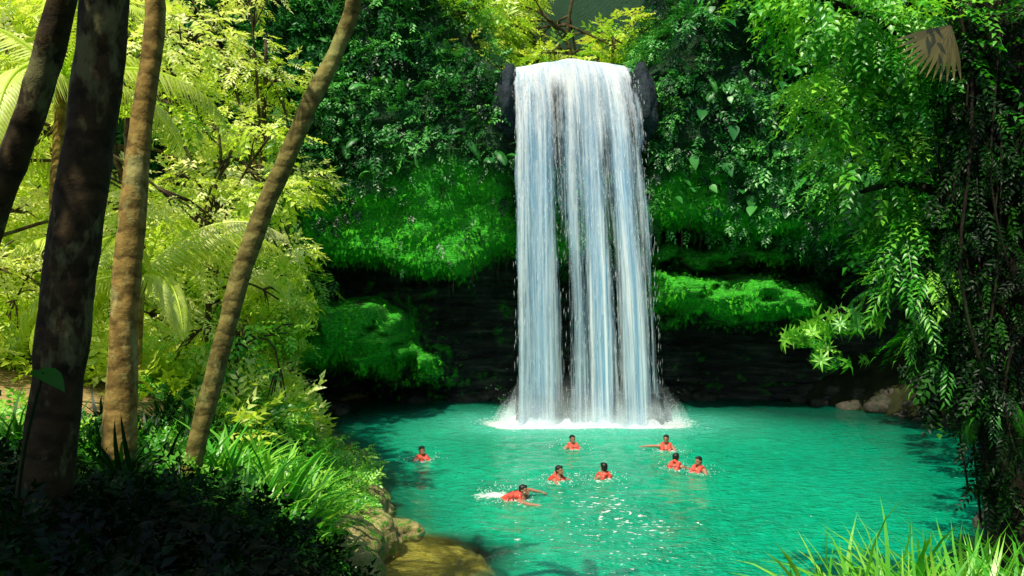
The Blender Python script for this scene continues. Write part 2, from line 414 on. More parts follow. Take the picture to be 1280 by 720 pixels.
def gz(x, y): return float(ground_h(np.array([x]), np.array([y]))[0])

SW = [(-2.6, 23.0), (1.86, 24.75), (4.7, 24.4), (4.5, 22.0), (5.05, 21.6), (2.4, 20.8), (1.19, 20.5), (0.24, 18.7)]
wx = np.arange(-12, 19, .09); wy = np.arange(8, 41, .09)
WX, WY = np.meshgrid(wx, wy, indexing='xy')
gW = ground_h(WX, WY)
imp = np.hypot(np.maximum(np.abs(WX-2.75)-2.6, 0), (WY-29.4))
foam = .80*np.exp(-(imp/1.1)**2)+.36*np.exp(-(imp/3.4)**2)
for x, y in SW: foam = np.maximum(foam, .62*np.exp(-(np.hypot(WX-x, WY-y)/.55)**2))
foam = np.maximum(foam, .9*np.exp(-(((WX+.45)/.6)**2+((WY-19.1)/.4)**2)))
painted_glint = np.clip(1.25*np.exp(-(((WX-1.6)/2.2)**2+((WY-15.5)/3.4)**2)), 0, 1)+.6*np.exp(-(((WX-1.6)/4.0)**2+((WY-21.5)/5)**2))
painted_glint = np.clip(painted_glint, 0, 1)*(.80+.3*vnoise(WX*.9, WY*.9, 0*WX))
wz = .05*fbm(WX*1.1, WY*1.4, 0*WX, 3)+.06*np.exp(-(imp/3)**2)*np.sin(imp*5)
for x, y in SW:
    r = np.hypot(WX-x, WY-y); wz += .03*np.exp(-r*1.1)*np.sin(r*10)
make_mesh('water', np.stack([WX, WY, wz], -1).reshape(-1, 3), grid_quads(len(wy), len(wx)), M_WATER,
          {'depth': np.clip(sst(-.05, -1.5, gW)*.85+.15*sst(-.05, -.3, gW), 0, 1), 'foam': foam, 'painted_glint': painted_glint, 'far': np.clip(sst(26, 34, WY)*.8+.6*sst(6.5, 14, WX)+.3*sst(-2, -6, WX), 0, 1), 'aer': np.clip(.75*np.exp(-(imp/2.6)**2), 0, 1)}, True)

# ------------------------------------------------------------ cliff with overhang
PL = smooth_path([(-60, 30), (-34, 27), (-22, 27), (-14, 28.5), (-8.5, 30.5), (-4, 31.2), (0, 31.0), (5, 31.0), (9, 31.2), (13, 30), (16.5, 27), (18, 22), (17.5, 15), (18, 8), (20, 0), (24, -20)], 900)
seg = np.r_[0, np.cumsum(np.linalg.norm(np.diff(PL, axis=0), axis=1))]
tt = np.concatenate([np.linspace(0, 36, 30, endpoint=False), np.linspace(36, 95, 420, endpoint=False), np.linspace(95, seg[-1], 30)])
PXY = np.stack([np.interp(tt, seg, PL[:, 0]), np.interp(tt, seg, PL[:, 1])], 1)
tg = nrm(np.gradient(PXY, axis=0)); k = np.ones(25)/25
tg = nrm(np.stack([np.convolve(np.pad(tg[:, i], 12, 'edge'), k, 'valid') for i in (0, 1)], 1))
NO = np.stack([-tg[:, 1], tg[:, 0]], 1)
cx, cy = PXY[:, 0], PXY[:, 1]
onback = (cy > 28)
chan = sst(-1.0, .2, cx)*sst(6.0, 4.9, cx)*onback
vall = sst(-5.5, .3, cx)*sst(9.5, 4.9, cx)*onback
ztop = 18-4.95*vall-7.5*sst(-11, -20, cx)+1.6*vnoise(tt*.3, 0*tt, 0*tt)*(1-vall)
MR = 170; sv = np.linspace(0, 1, MR)
Z = -2.5+(ztop[None]+2.5)*sv[:, None]
X0 = np.broadcast_to(cx, Z.shape); Y0 = np.broadcast_to(cy, Z.shape)
wA = fbm(X0*.55, Y0*.55, Z*.55, 4); wB = fbm(X0*.5+31, Y0*.5, Z*.7, 4)
Xw = X0+1.8*wA; Zw = Z+1.15*wB
zo = 5.9+1.1*sst(1, 6, X0)+1.1*fbm(X0*.33, Y0*.33, 0*X0, 4)
mid = sst(-14, -8, X0)*(1-.75*sst(13, 17, X0))*np.where(Y0 > 24, 1, sst(16, 24, Y0))
deep = 5.0*mid
lo = 1-sst(zo-.4, zo+.35, Z)
led = np.zeros_like(Z)
wl = sst(-11.5, -8, Xw)*sst(-2.9, -5.0, Xw+.5*(Z-3))
led = np.maximum(led, wl*sst(.0, 2.6, Zw)*sst(5.3, 4.1, Zw)*1.12)
wr = sst(4.8, 6.0, Xw)*sst(13, 10.5, Xw)
led = np.maximum(led, wr*sst(3.1, 4.2, Zw)*sst(6.0, 5.0, Zw)*1.1)
led = np.maximum(led, wr*sst(5.75, 6.1, Zw)*sst(7.1, 6.5, Zw)*.7)
led = led*(.62+.38*sst(-.45, .0, fbm(X0*.9, Y0*.9, Z*1.2+9, 3)))
rec = deep*lo*(1-led)
lipz = sst(-.6, .2, X0)*sst(5.7, 5.0, X0)*onback[None]
rec = rec+lipz*(1.1*sst(11, 10.0, Z)-.35*sst(10.6, 11.4, Z))*(1-lo)
n3 = fbm(X0*.28, Y0*.28, Z*.28, 5); st = fbm(X0*.25, Y0*.25, Z*2.3, 4)
rec = rec+1.6*n3*(1-.7*lipz)+.75*st*lo+.2*st-.35*fbm(X0*1.3, Y0*1.3, Z*1.3, 4)
CX = X0+NO[:, 0][None]*rec; CY = Y0+NO[:, 1][None]*rec
q = np.concatenate([np.linspace(.3, 16, 34), np.geomspace(18, 260, 18)])[:, None]
lip_r = rec[-1][None]
tpz = ztop[None]+(.5*(1-vall)[None]*q+vall[None]*(.03*q+.36*np.maximum(q-10, 0)))*(1-.7*sst(-11, -20, cx))[None]
tpz = np.minimum(tpz, 42+q*.02)+.6*fbm(cx[None]*.3+q*.2, cy[None]*.3+q*.3, 0*q+0*cx[None], 4)*(q > 1)*(1-.9*chan[None]*(q < 9))
TX = cx[None]+NO[:, 0][None]*(q+lip_r*np.exp(-q*.1)); TY = cy[None]+NO[:, 1][None]*(q+lip_r*np.exp(-q*.1))
AX = np.vstack([CX, TX]); AY = np.vstack([CY, TY]); AZ = np.vstack([Z, tpz])
lo_f = np.vstack([lo, np.zeros_like(TX)]); led_f = np.vstack([led, np.zeros_like(TX)])
lipf = np.vstack([lipz*sst(9.5, 10.5, Z), 0*TX+chan[None]*(q < 9)])
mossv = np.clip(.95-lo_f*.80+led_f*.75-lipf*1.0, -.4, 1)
pn = fbm(AX*.45, AY*.45, AZ*.45, 3)
C3 = np.stack([AX, AY, AZ], -1)
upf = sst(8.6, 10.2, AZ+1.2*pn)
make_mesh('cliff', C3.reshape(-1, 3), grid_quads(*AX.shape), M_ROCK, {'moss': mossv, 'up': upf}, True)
dU = np.gradient(C3, axis=1); dV = np.gradient(C3, axis=0); CN = nrm(np.cross(dU, dV))
area = np.linalg.norm(np.cross(dU, dV), axis=-1)
area[MR:] *= .3; area *= np.where(AY < 22, .35, 1.0)
def cliff_sample(prob, n):
    w = (area*prob).ravel(); idx = rng.choice(w.size, n, p=w/w.sum())
    P = C3.reshape(-1, 3)[idx]+rng.normal(0, .1, (n, 3)); return P, CN.reshape(-1, 3)[idx], idx
seen = (AX > -15)*(AX < 20)*(AY > 12)*(AY < 40)
hz = C3[..., 2]
bare = sst(9.6, 8.0, hz+1.4*pn)*sst(1, 0, AX)*sst(-9, -7, AX) + .75*sst(9.4, 7.8, hz+1.4*pn)*sst(4.8, 5.5, AX)*sst(11.5, 10, AX)
bare = np.clip(bare, 0, 1)
prob = seen*(1-lo_f)*(1-bare*.95)*(1-np.clip(lipf, 0, 1))*(.35+sst(-.4, .2, pn))
foli = empty('cliff_foliage'); acc = Acc()
P, N, idx = cliff_sample(prob, 12000)
cl = fbm(P[:, 0]*.8, P[:, 1]*.8, P[:, 2]*.8, 3)
P = P+N*(.1+.8*np.clip(cl+.35, 0, 1)*rng.uniform(.2, 1, len(P)))[:, None]
var = np.clip(.42+.85*cl+rng.normal(0, .14, len(P)), 0, 1)
big = rng.random(len(P))
for i in range(3):
    for lo_, hi_, TM, sc in ((0, .5, SPR_S, 1.0), (.5, .85, SPR, .7), (.85, 1.0, ROS, .65)):
        s = (np.arange(len(P)) % 3 == i) & (big >= lo_) & (big < hi_)
        f = N[s]*.8+np.array([0, 0, -.55])+rng.normal(0, .45, (s.sum(), 3))
        scatter(acc, TM[i], P[s], f, np.array([0, 0, 1.0])+N[s]*.7+rng.normal(0, .25, (s.sum(), 3)), sc*rng.uniform(.6, 1.35, s.sum()), var[s])
P, N, idx = cliff_sample(prob*(AY < 34)*(hz > 8)*(AX > 6), 380)
P = P+N*.7
scatter(acc, HEART[0], P, N*.5+np.array([0, 0, -.8])+rng.normal(0, .3, P.shape), N+np.array([0, 0, .8]), rng.uniform(.4, .9, len(P)), rng.uniform(.4, .8, len(P)))
P, N, idx = cliff_sample(prob*(AY < 34)*(hz > 6), 160)
scatter(acc, FERN[0], P+N*.3, N+np.array([0, 0, .3])+rng.normal(0, .3, P.shape), N*.2+np.array([0, 0, 1.]), rng.uniform(.6, 1.1, len(P)), rng.uniform(.3, .8, len(P)))
def clump_leaves(acc, c, r, n, TM, size, droop=.35, v0=.5, vs=.16):
    d = nrm(rng.normal(0, 1, (n, 3))); rr = rng.uniform(.35, 1, n)**.6
    P = np.array(c)+d*rr[:, None]*np.array(r)
    f = d*np.array([1, 1, .5])+np.array([0, 0, -droop])+rng.normal(0, .35, (n, 3))
    up = np.array([0, 0, 1.0])+d*.35+rng.normal(0, .2, (n, 3))
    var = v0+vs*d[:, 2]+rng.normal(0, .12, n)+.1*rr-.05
    for i in range(len(TM)):
        s = np.arange(n) % len(TM) == i
        scatter(acc, TM[i], P[s], f[s], up[s], size*rng.uniform(.65, 1.25, s.sum()), var[s])
P, N, idx = cliff_sample(prob*(AY < 36)*(hz > 7.5)*(AY > 18), 100)
for p_, n_ in zip(P, N):
    r = rng.uniform(.45, 1.05)
    clump_leaves(acc, p_+n_*(r*.45)+(0, 0, .1), (r, r*.8, r*.8), int(36*r*r+14), SPR_S if rng.random() < .6 else SPR, .9, .55, rng.uniform(.3, .8), .25)
for c_ in ((-1.15, 30.3, 12.9), (-1.1, 30.3, 11.4), (6.1, 30.2, 12.7), (6.0, 30.3, 11.2), (-.8, 30.5, 10.0), (5.6, 30.5, 9.8)):
    clump_leaves(acc, c_, (.38, .4, .6), 34, SPR_S, .7, .6, rng.uniform(.35, .75), .25)
acc.obj('leaves', M_CLIFF, foli)
acc = Acc()
mp = seen*np.clip(bare*(1-lo_f)+.9*np.clip(led_f, 0, 1)*sst(-.3, .1, pn)+.08*(1-lo_f), 0, 1)*(AY < 40)*(1-np.clip(lipf, 0, 1))*(hz < 10)
P, N, idx = cliff_sample(mp, 8500)
cl = fbm(P[:, 0]*1.3, P[:, 1]*1.3, P[:, 2]*1.3, 3)
scatter(acc, SPR_S[0], P+N*.0, N*.5+np.array([0, 0, -.7])+rng.normal(0, .4, P.shape), np.array([0, 0, .7])+N, rng.uniform(.15, .46, len(P)), np.clip(.5+.9*cl+rng.normal(0, .12, len(P)), 0, 1))
acc.obj('moss_tufts', M_MOSS, foli)
acc = Acc()
edge = seen*(np.abs(hz-np.vstack([zo, 0*TX])) < .3)*(AY > 27)*(np.r_[np.ones(MR), np.zeros(len(q))][:, None])
P, N, idx = cliff_sample(edge+1e-12, 120)
for p_, n_ in zip(P, N):
    L = rng.uniform(.4, 1.8); p_ = p_+n_*.15
    V, T = tube([p_+(0, 0, .3), p_+(0, -.05, -L*.5), p_+(rng.normal(0, .05), 0, -L)], [.015, .01, .005], 4); acc.add(V, T, .3)
acc.obj('hanging_roots', M_TWIG, foli)

# ------------------------------------------------------------ foliage volumes
def tree(name, base, top, clumps, mat, TM, size, dens, trunk_r=.18, droop=.35, v0=.5, bark=None):
    e = empty(name, base); b = np.array(base, float); top = np.array(top, float)
    wood = Acc(); lv = Acc()
    path = smooth_path([b-(0, 0, .3), b+(top-b)*.35+rng.normal(0, .2, 3)*(1, 1, 0), b+(top-b)*.7+rng.normal(0, .25, 3)*(1, 1, 0), top], 16)
    V, T = tube(path, np.linspace(trunk_r, trunk_r*.3, 16), 9); wood.add(V-b, T)
    for c, r in clumps:
        c = np.array(c, float); j = int(np.clip(rng.uniform(.35, .95)*15, 0, 15)); s = path[j]
        m_ = (s+c)/2+np.array([0, 0, .35])+rng.normal(0, .15, 3)
        lp = smooth_path([s, m_, c], 8); V, T = tube(lp, np.linspace(trunk_r*.4, .02, 8), 6); wood.add(V-b, T)
        for _ in range(4):
            e2 = c+nrm(rng.normal(0, 1, 3))*np.array(r)*.75
            V, T = tube([lp[5], (lp[5]+e2)/2+(0, 0, .1), e2], [.03, .02, .008], 4); wood.add(V-b, T)
        n = int(dens*(r[0]*r[1]*r[2])**(2/3)*4)
        clump_leaves(lv, c-b, r, n, TM, size, droop, v0+rng.normal(0, .17), .25)
    wood.obj('trunk_and_limbs', bark or M_TWIG, e, True); lv.obj('leaves', mat, e); return e
def rclumps(n, box, r0, r1, flat=.6):
    out = []
    for _ in range(n):
        c = [rng.uniform(a, b) for a, b in box]; r = rng.uniform(r0, r1); out.append((c, (r, r, r*flat)))
    return out
def tb(x, y): return (x, y, gz(x, y))
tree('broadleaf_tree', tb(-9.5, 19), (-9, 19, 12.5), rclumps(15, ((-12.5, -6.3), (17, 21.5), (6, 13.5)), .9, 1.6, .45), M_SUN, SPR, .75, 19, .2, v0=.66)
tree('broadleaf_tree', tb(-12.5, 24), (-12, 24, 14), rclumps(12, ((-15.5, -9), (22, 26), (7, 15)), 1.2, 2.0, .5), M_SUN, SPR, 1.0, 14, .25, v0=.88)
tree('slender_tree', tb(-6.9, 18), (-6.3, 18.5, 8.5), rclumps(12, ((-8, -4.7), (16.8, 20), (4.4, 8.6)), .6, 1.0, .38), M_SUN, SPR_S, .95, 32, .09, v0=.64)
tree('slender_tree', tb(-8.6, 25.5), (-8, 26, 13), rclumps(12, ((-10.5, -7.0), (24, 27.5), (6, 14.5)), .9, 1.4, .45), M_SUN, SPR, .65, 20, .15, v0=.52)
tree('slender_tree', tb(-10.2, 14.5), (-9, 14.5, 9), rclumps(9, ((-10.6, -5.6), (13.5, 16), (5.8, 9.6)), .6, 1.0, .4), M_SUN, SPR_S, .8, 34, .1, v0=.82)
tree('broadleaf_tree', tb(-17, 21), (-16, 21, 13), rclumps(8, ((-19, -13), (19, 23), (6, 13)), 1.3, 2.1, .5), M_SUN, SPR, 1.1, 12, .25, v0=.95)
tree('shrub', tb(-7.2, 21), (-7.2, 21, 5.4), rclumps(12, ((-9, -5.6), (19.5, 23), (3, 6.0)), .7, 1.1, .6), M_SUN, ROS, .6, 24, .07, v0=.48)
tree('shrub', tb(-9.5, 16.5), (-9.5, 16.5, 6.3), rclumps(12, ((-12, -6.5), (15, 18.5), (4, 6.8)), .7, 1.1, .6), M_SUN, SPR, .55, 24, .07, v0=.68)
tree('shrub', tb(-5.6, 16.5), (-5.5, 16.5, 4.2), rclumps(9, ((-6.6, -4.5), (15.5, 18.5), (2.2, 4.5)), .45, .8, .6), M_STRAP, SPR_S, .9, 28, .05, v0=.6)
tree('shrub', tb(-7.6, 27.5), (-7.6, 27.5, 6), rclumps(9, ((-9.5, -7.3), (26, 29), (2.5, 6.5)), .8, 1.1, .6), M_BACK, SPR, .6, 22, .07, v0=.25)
tree('broadleaf_tree', tb(-7.5, 1.5), (-7, 1.5, 11), rclumps(13, ((-8, -3.4), (-1.5, 3.4), (8.5, 11.5)), 1.1, 1.6, .5), M_DARK, SPR, 1.0, 16, .28, v0=.5)  # unseen tree, added to cast shade on the left foreground
bg = empty('background_forest'); acc = Acc(); wood = Acc()
for i in range(52):
    x = rng.uniform(-12, 18); y = rng.uniform(37, 45)
    if -1.2 < x-.02*(y-38) < 6.2 and y < 41.5: continue
    gzh = 17+.5*(y-31) if not (-4 < x < 8) else 13.4+.36*max(0, y-41)
    h = rng.uniform(1.5, 5); r = rng.uniform(1.1, 2.1)
    V, T = tube([(x, y, gzh-1), (x+rng.normal(0, .3), y, gzh+h)], [.2, .1], 6); wood.add(V, T)
    for j in range(3):
        clump_leaves(acc, (x+rng.normal(0, .8), y+rng.normal(0, .6), gzh+h-1.2*j+rng.normal(0, .3)), (r, r, r*.6), 40, SPR, 1.25, .3, .6+rng.normal(0, .18))
acc.obj('canopy', M_BACK, bg); wood.obj('trunks', M_TWIG, bg, True)
tree('broadleaf_tree', (3.2, 42.5, 13.6), (3.4, 42, 21), rclumps(16, ((-1, 7.5), (40.5, 43.5), (14.2, 21)), 1.0, 1.6, .5), M_SUN, SPR, .8, 18, .2, v0=.5)
tree('shrub', (-2.2, 33, 15.2), (-2.2, 33, 17), rclumps(8, ((-4.5, -.8), (31.8, 34), (14.2, 17.8)), .7, 1.1, .6), M_BACK, SPR_S, 1.2, 28, .08, v0=.4)
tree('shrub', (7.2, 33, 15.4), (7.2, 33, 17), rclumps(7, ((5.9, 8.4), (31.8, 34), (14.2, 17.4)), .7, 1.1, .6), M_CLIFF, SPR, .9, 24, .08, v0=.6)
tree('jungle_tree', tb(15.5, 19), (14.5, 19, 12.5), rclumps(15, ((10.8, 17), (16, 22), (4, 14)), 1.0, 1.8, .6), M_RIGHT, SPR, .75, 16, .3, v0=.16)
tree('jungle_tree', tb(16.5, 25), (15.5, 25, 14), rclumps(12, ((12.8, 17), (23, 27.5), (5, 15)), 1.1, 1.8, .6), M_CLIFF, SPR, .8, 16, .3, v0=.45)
tree('jungle_tree', tb(11.5, 13.5), (10.2, 13.5, 9.5), rclumps(14, ((8.0, 12), (12, 15.5), (3.4, 9.6)), .7, 1.2, .6), M_RIGHT, SPR_S, .9, 28, .2, v0=.12)

# ------------------------------------------------------------ big vine-hung tree at right
bt = empty('vine_covered_tree', (6.3, 9.4, gz(6.3, 9.4))); o = np.array(bt.location)
wood = Acc(); lv = Acc(); lv2 = Acc()
base = np.array([6.3, 9.4, gz(6.3, 9.4)-.4])
path = smooth_path([base, (6.1, 9.4, 4), (5.9, 9.3, 6.5), (5.4, 9.2, 8.6), (5.0, 9, 11)], 26)
V, T = tube(path, np.linspace(.62, .3, 26), 18)
V = V+.08*fbm(V[:, 0]*2, V[:, 1]*2, V[:, 2]*.8, 3)[:, None]*np.array([1, 1, 0]); wood.add(V-o, T)
limbs = [[(5.9, 9.3, 6.5), (4.9, 9.2, 7.6), (3.9, 9.3, 8.2), (3.1, 9.5, 8.5)], [(6.0, 9.3, 5.2), (5.4, 9.4, 5.9), (4.7, 9.6, 6.2), (4.2, 9.9, 6.1)],
         [(5.4, 9.2, 8.6), (6.5, 9.4, 9.6), (7.5, 9.8, 10)], [(6.1, 9.4, 4.0), (5.3, 9.8, 4.4), (4.6, 10.2, 4.7), (4.0, 10.3, 4.6)], [(6.1, 9.4, 4.4), (6.9, 9.6, 5.5), (7.4, 9.7, 6.6)]]
for L_ in limbs:
    pth = smooth_path(L_, 12); V, T = tube(pth, np.linspace(.10, .02, 12), 8); wood.add(V-o, T)
for i in range(64):
    x = rng.uniform(4.8, 6.9); y = rng.uniform(8.5, 9.6); z1 = rng.uniform(5.5, 9); L_ = rng.uniform(1.5, 5)
    zb = max(z1-L_, 2.7 if x > 5.4 else 3.6)
    pth = smooth_path([(x, y, z1), (x+rng.normal(0, .12), y, z1*.65+zb*.35), (x+rng.normal(0, .2), y, z1*.3+zb*.7), (x+rng.normal(0, .15), y, zb)], 10)
    V, T = tube(pth, rng.uniform(.008, .020), 5); wood.add(V-o, T)
    n = int(L_*9); ii = rng.integers(0, 10, n)
    scatter(lv2, MIXR[i % 5], pth[ii]-o+rng.normal(0, .08, (n, 3)), rng.normal(0, .5, (n, 3))+(-.2, -.2, -.9), rng.normal(0, .5, (n, 3))+(-.3, -.5, .8), rng.uniform(.35, .7, n), rng.normal(.34, .22, n))
for x, zt, zb in ((5.45, 4.4, 2.2), (5.75, 4.2, 1.9), (5.3, 3.9, 2.6)):
    pth = smooth_path([(x, 9.4, zt), (x-.05, 9.4, zt*.6+zb*.4), (x+.06, 9.4, zb)], 8); V, T = tube(pth, .014, 5); wood.add(V-o, T)
for c, r, n, v0 in (((3.8, 9.4, 8.3), (.9, .8, .5), 170, .68), ((4.6, 9.3, 7.9), (.9, .8, .6), 190, .55), ((3.9, 9.7, 7.3), (.5, .5, .4), 80, .8), ((4.4, 9.8, 6.5), (.7, .6, .6), 120, .6),
                    ((5.2, 9.4, 7.1), (.9, .7, .7), 120, .15), ((5.9, 9.0, 7.9), (.9, .7, .6), 100, .0), ((5.0, 9.9, 5.6), (.7, .6, .6), 120, .35), ((3.5, 9.6, 8.9), (.9, .8, .4), 100, .7), ((6.0, 8.7, 6.4), (.6, .4, .8), 80, .0)):
    clump_leaves(lv, np.array(c)-o, r, int(n*1.1), MIXR, .78, .6, v0, .28)
for c, r, n, v0 in (((4.9, 9.6, 5.0), (.6, .5, .6), 40, .5), ((5.2, 9.5, 4.3), (.55, .5, .5), 36, .3), ((4.9, 10, 6.0), (.6, .5, .4), 30, .55), ((5.6, 9.2, 3.7), (.4, .5, .4), 18, .2)):
    clump_leaves(lv, np.array(c)-o, r, n, NAR, .40, .9, v0)
    clump_leaves(lv, np.array(c)-o, np.array(r)*.8, n//3, FERN, .42, .9, v0)
for c, r, n in (((3.75, 10.2, 4.35), (.38, .35, .18), 26), ((4.35, 10.2, 4.5), (.45, .4, .2), 26), ((4.1, 10.2, 4.05), (.45, .4, .16), 20)):
    clump_leaves(lv, np.array(c)-o, r, n, ROS, .33, .1, .7, .3)
wood.obj('trunk_limbs_and_vines', M_BARK_V, bt, True); lv.obj('leaves', M_RIGHT, bt); lv2.obj('vine_leaves', M_DARK, bt)
fan = Acc()
for i in range(13):
    a = -2.9+i*.13; v, t = strip(.6, .06, .35, 5, .5, .5)
    ca, sa = math.cos(a), math.sin(a)
    vv = np.stack([v[:, 0]*ca-v[:, 1]*sa, -v[:, 2]*.6, v[:, 0]*sa+v[:, 1]*ca], 1); fan.add(vv+(4.6, 8.4, 7.7)-o, t, rng.uniform(.0, .35))
fan.obj('fan_leaf', M_DRY, bt)

# ------------------------------------------------------------ palms
PFR = [frond(3.4, 46, .75, .055, 1.7, 60+i, .75, .3) for i in range(2)]
def palm(base, pts, r0, r1, bark, v0=.55, flare=.0, N=15, fs=1.0):
    e = empty('palm_tree', base); b = np.array(base)
    pth = smooth_path([base]+pts, 60); n = len(pth)
    R = np.linspace(r0, r1, n)+flare*np.exp(-np.linspace(0, 14, n)); R = R*(1+.015*rng.normal(0, 1, n))
    V, T = tube(pth-b, R, 20)
    V = V+.03*fbm(V[:, 0]*5, V[:, 1]*5, V[:, 2]*2, 3)[:, None]*np.array([1, 1, 0])
    make_mesh('trunk', V, T, bark, None, True, e)
    a = Acc(); az = np.arange(N)*2.4+rng.uniform(0, 6); el = rng.uniform(-.1, 1.1, N)
    f = np.stack([np.cos(az)*np.cos(el), np.sin(az)*np.cos(el), np.sin(el)], 1)
    scatter(a, PFR[0], np.repeat((pth[-1]-b)[None], N, 0), f, np.repeat([[0, 0, 1.]], N, 0), fs*rng.uniform(.8, 1.1, N), rng.normal(v0, .1, N))
    a.obj('fronds', M_SUN if v0 > .5 else M_DARK, e)
    return e
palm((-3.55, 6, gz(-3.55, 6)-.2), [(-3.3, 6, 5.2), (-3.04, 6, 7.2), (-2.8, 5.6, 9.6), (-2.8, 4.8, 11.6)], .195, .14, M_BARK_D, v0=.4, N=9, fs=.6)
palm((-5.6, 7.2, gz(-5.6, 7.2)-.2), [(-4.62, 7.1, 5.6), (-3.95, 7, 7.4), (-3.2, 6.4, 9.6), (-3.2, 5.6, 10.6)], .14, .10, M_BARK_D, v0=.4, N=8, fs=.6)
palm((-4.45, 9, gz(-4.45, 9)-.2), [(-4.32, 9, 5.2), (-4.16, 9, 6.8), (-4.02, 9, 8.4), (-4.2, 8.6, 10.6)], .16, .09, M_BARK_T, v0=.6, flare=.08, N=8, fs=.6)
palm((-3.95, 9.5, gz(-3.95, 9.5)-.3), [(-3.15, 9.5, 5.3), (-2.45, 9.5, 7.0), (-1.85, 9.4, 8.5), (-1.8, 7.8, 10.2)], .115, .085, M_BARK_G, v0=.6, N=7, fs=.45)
for bx, by, tz in ((-10.2, 13.2, 7.6), (-7.4, 12.8, 8.3), (-13, 17, 9), (-7.0, 14.8, 5.2)):
    palm(tb(bx, by), [(bx+.1, by, (tz+4)/2), (bx+.2, by, tz)], .11, .08, M_BARK_T, v0=.6, N=10, fs=.85)

# ------------------------------------------------------------ near plants
def plants(name, spots, TM, mat, s0, s1, v0=.5, tilt=.2):
    a = Acc()
    for k_, (x, y) in enumerate(spots):
        p_ = np.array([[x, y, gz(x, y)-.03]]); d = np.array([[rng.normal(0, tilt), rng.normal(0, tilt), 1]])
        scatter(a, TM[k_ % len(TM)], p_, d, rng.normal(0, 1, (1, 3))*(1, 1, .1), np.array([rng.uniform(s0, s1)]), np.array([v0+rng.normal(0, .15)]))
    return a.obj(name, mat)
def spots(n, x0, x1, y0, y1): return [(rng.uniform(x0, x1), rng.uniform(y0, y1)) for _ in range(n)]
plants('strap_leaf_plant', spots(36, -4.2, -2.9, 10.2, 13.2), STRAP, M_STRAP, .95, 1.55, .55)
plants('strap_leaf_plant', spots(9, -3.0, -2.4, 8.4, 9.8), STRAP, M_STRAP, .45, .7, .55)
plants('bank_grass', [s for s in spots(90, 2.2, 4.4, 5.2, 6.9) if s[0] > .40*s[1]], STRAP_N, M_STRAP, .8, 1.4, .55, .35)
plants('understory_plants', spots(60, -6.5, -3.6, 8, 15), STRAP, M_DARK, .5, .9, .6)
def cover(name, n, x0, x1, y0, y1, mat, size, v0, hmax=.35, TM=SPR_S, hole=None):
    a = Acc(); x = rng.uniform(x0, x1, n); y = rng.uniform(y0, y1, n); d = pool_sd(x, y)
    m_ = d > .05
    if hole is not None: m_ &= ~hole(x, y)
    x, y = x[m_], y[m_]
    z = ground_h(x, y); cl = fbm(x*1.1, y*1.1, z, 3)
    P = np.stack([x, y, z+hmax*np.clip(.4+cl, 0, 1)*rng.uniform(.1, 1.0, len(x))], 1)
    f = rng.normal(0, .8, P.shape)+(0, 0, .35); up = rng.normal(0, .3, P.shape)+(0, 0, 1)
    var = v0+.55*cl+rng.normal(0, .12, len(x))
    for i in range(3):
        s = np.arange(len(x)) % 3 == i
        scatter(a, TM[i], P[s], f[s], up[s], size*rng.uniform(.6, 1.3, s.sum()), var[s])
    return a.obj(name, mat)
ph = lambda x, y: ((x+7.4)/1.9)**4+((y-12.4)/1.9)**4 < 1
cover('ground_cover_plants', 5000, -7, -2.2, 8.8, 19, M_STRAP, .5, .5, .5, hole=ph)
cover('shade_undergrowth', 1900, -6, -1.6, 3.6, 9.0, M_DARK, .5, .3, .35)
cover('bank_undergrowth', 2200, 2.5, 16, 5, 16, M_RIGHT, .6, .35, .6)
cover('hillside_undergrowth', 4000, -17, -4.5, 13, 30, M_SUN, .8, .5, .9, TM=SPR, hole=ph)
cover('shore_undergrowth', 1300, 13, 19, 15, 27, M_RIGHT, .8, .3, .9, TM=SPR)
ee = empty('elephant_ear_plant', (-3.2, 5.2, gz(-3.2, 5.2))); o = np.array(ee.location); a = Acc()
for x, y, z, s, dx in ((-3.05, 5.2, 4.40, .36, .9), (-3.3, 5.1, 4.25, .4, -.6)):
    V, T = tube(smooth_path([(-3.3, 5.3, o[2]), ((x-3.3)/2, y, (z+o[2])/2+.05), (x, y, z)], 8)-o, .010, 6); a.add(V, T, .4)
    scatter(a, HEART[0], np.array([[x, y, z]])-o, np.array([[dx, -.3, -.45]]), np.array([[.1, -.15, .95]]), np.array([s]), np.array([.8]))
a.obj('leaves', M_DARK, ee)

# ------------------------------------------------------------ rocks
import bmesh
def boulder(c, r, seed, sub=4):
    bm = bmesh.new(); bmesh.ops.create_icosphere(bm, subdivisions=sub, radius=1)
    V = np.array([v.co[:] for v in bm.verts]); T = np.array([[v.index for v in f.verts] for f in bm.faces]); bm.free()
    n = fbm(V[:, 0]*1.1+seed*3.1, V[:, 1]*1.1, V[:, 2]*1.1, 4); n2 = np.round(fbm(V[:, 0]*1.5+seed, V[:, 1]*1.5+9, V[:, 2]*1.5, 2)*4)/4
    n4 = fbm(V[:, 0]*5+seed, V[:, 1]*5, V[:, 2]*5, 3)
    return (V*(1+.4*n+.22*n2+.06*n4)[:, None])*np.array(r)+np.array(c), T
for i, (c, r) in enumerate((((-3.2, 17.2, .1), (.65, 1.0, .5)), ((-2.9, 15.2, .1), (.75, 1.0, .6)), ((-2.7, 13.2, .4), (.6, .9, .7)), ((-3.9, 19.6, .0), (.5, .7, .35)), ((-2.4, 16.2, -.05), (.5, .45, .28)))):
    V, T = boulder(c, r, i+3, 5); make_mesh('limestone_boulder', V, T, M_TAN, None, True)
a = Acc(); n = 700
x = rng.uniform(-3.9, -2.7, n); y = rng.uniform(12.2, 20, n)
P = np.stack([x-.25*(y-15).clip(0)*.6, y, .5+.5*rng.random(n)+.5*np.clip(-3-x, 0, 1)], 1)
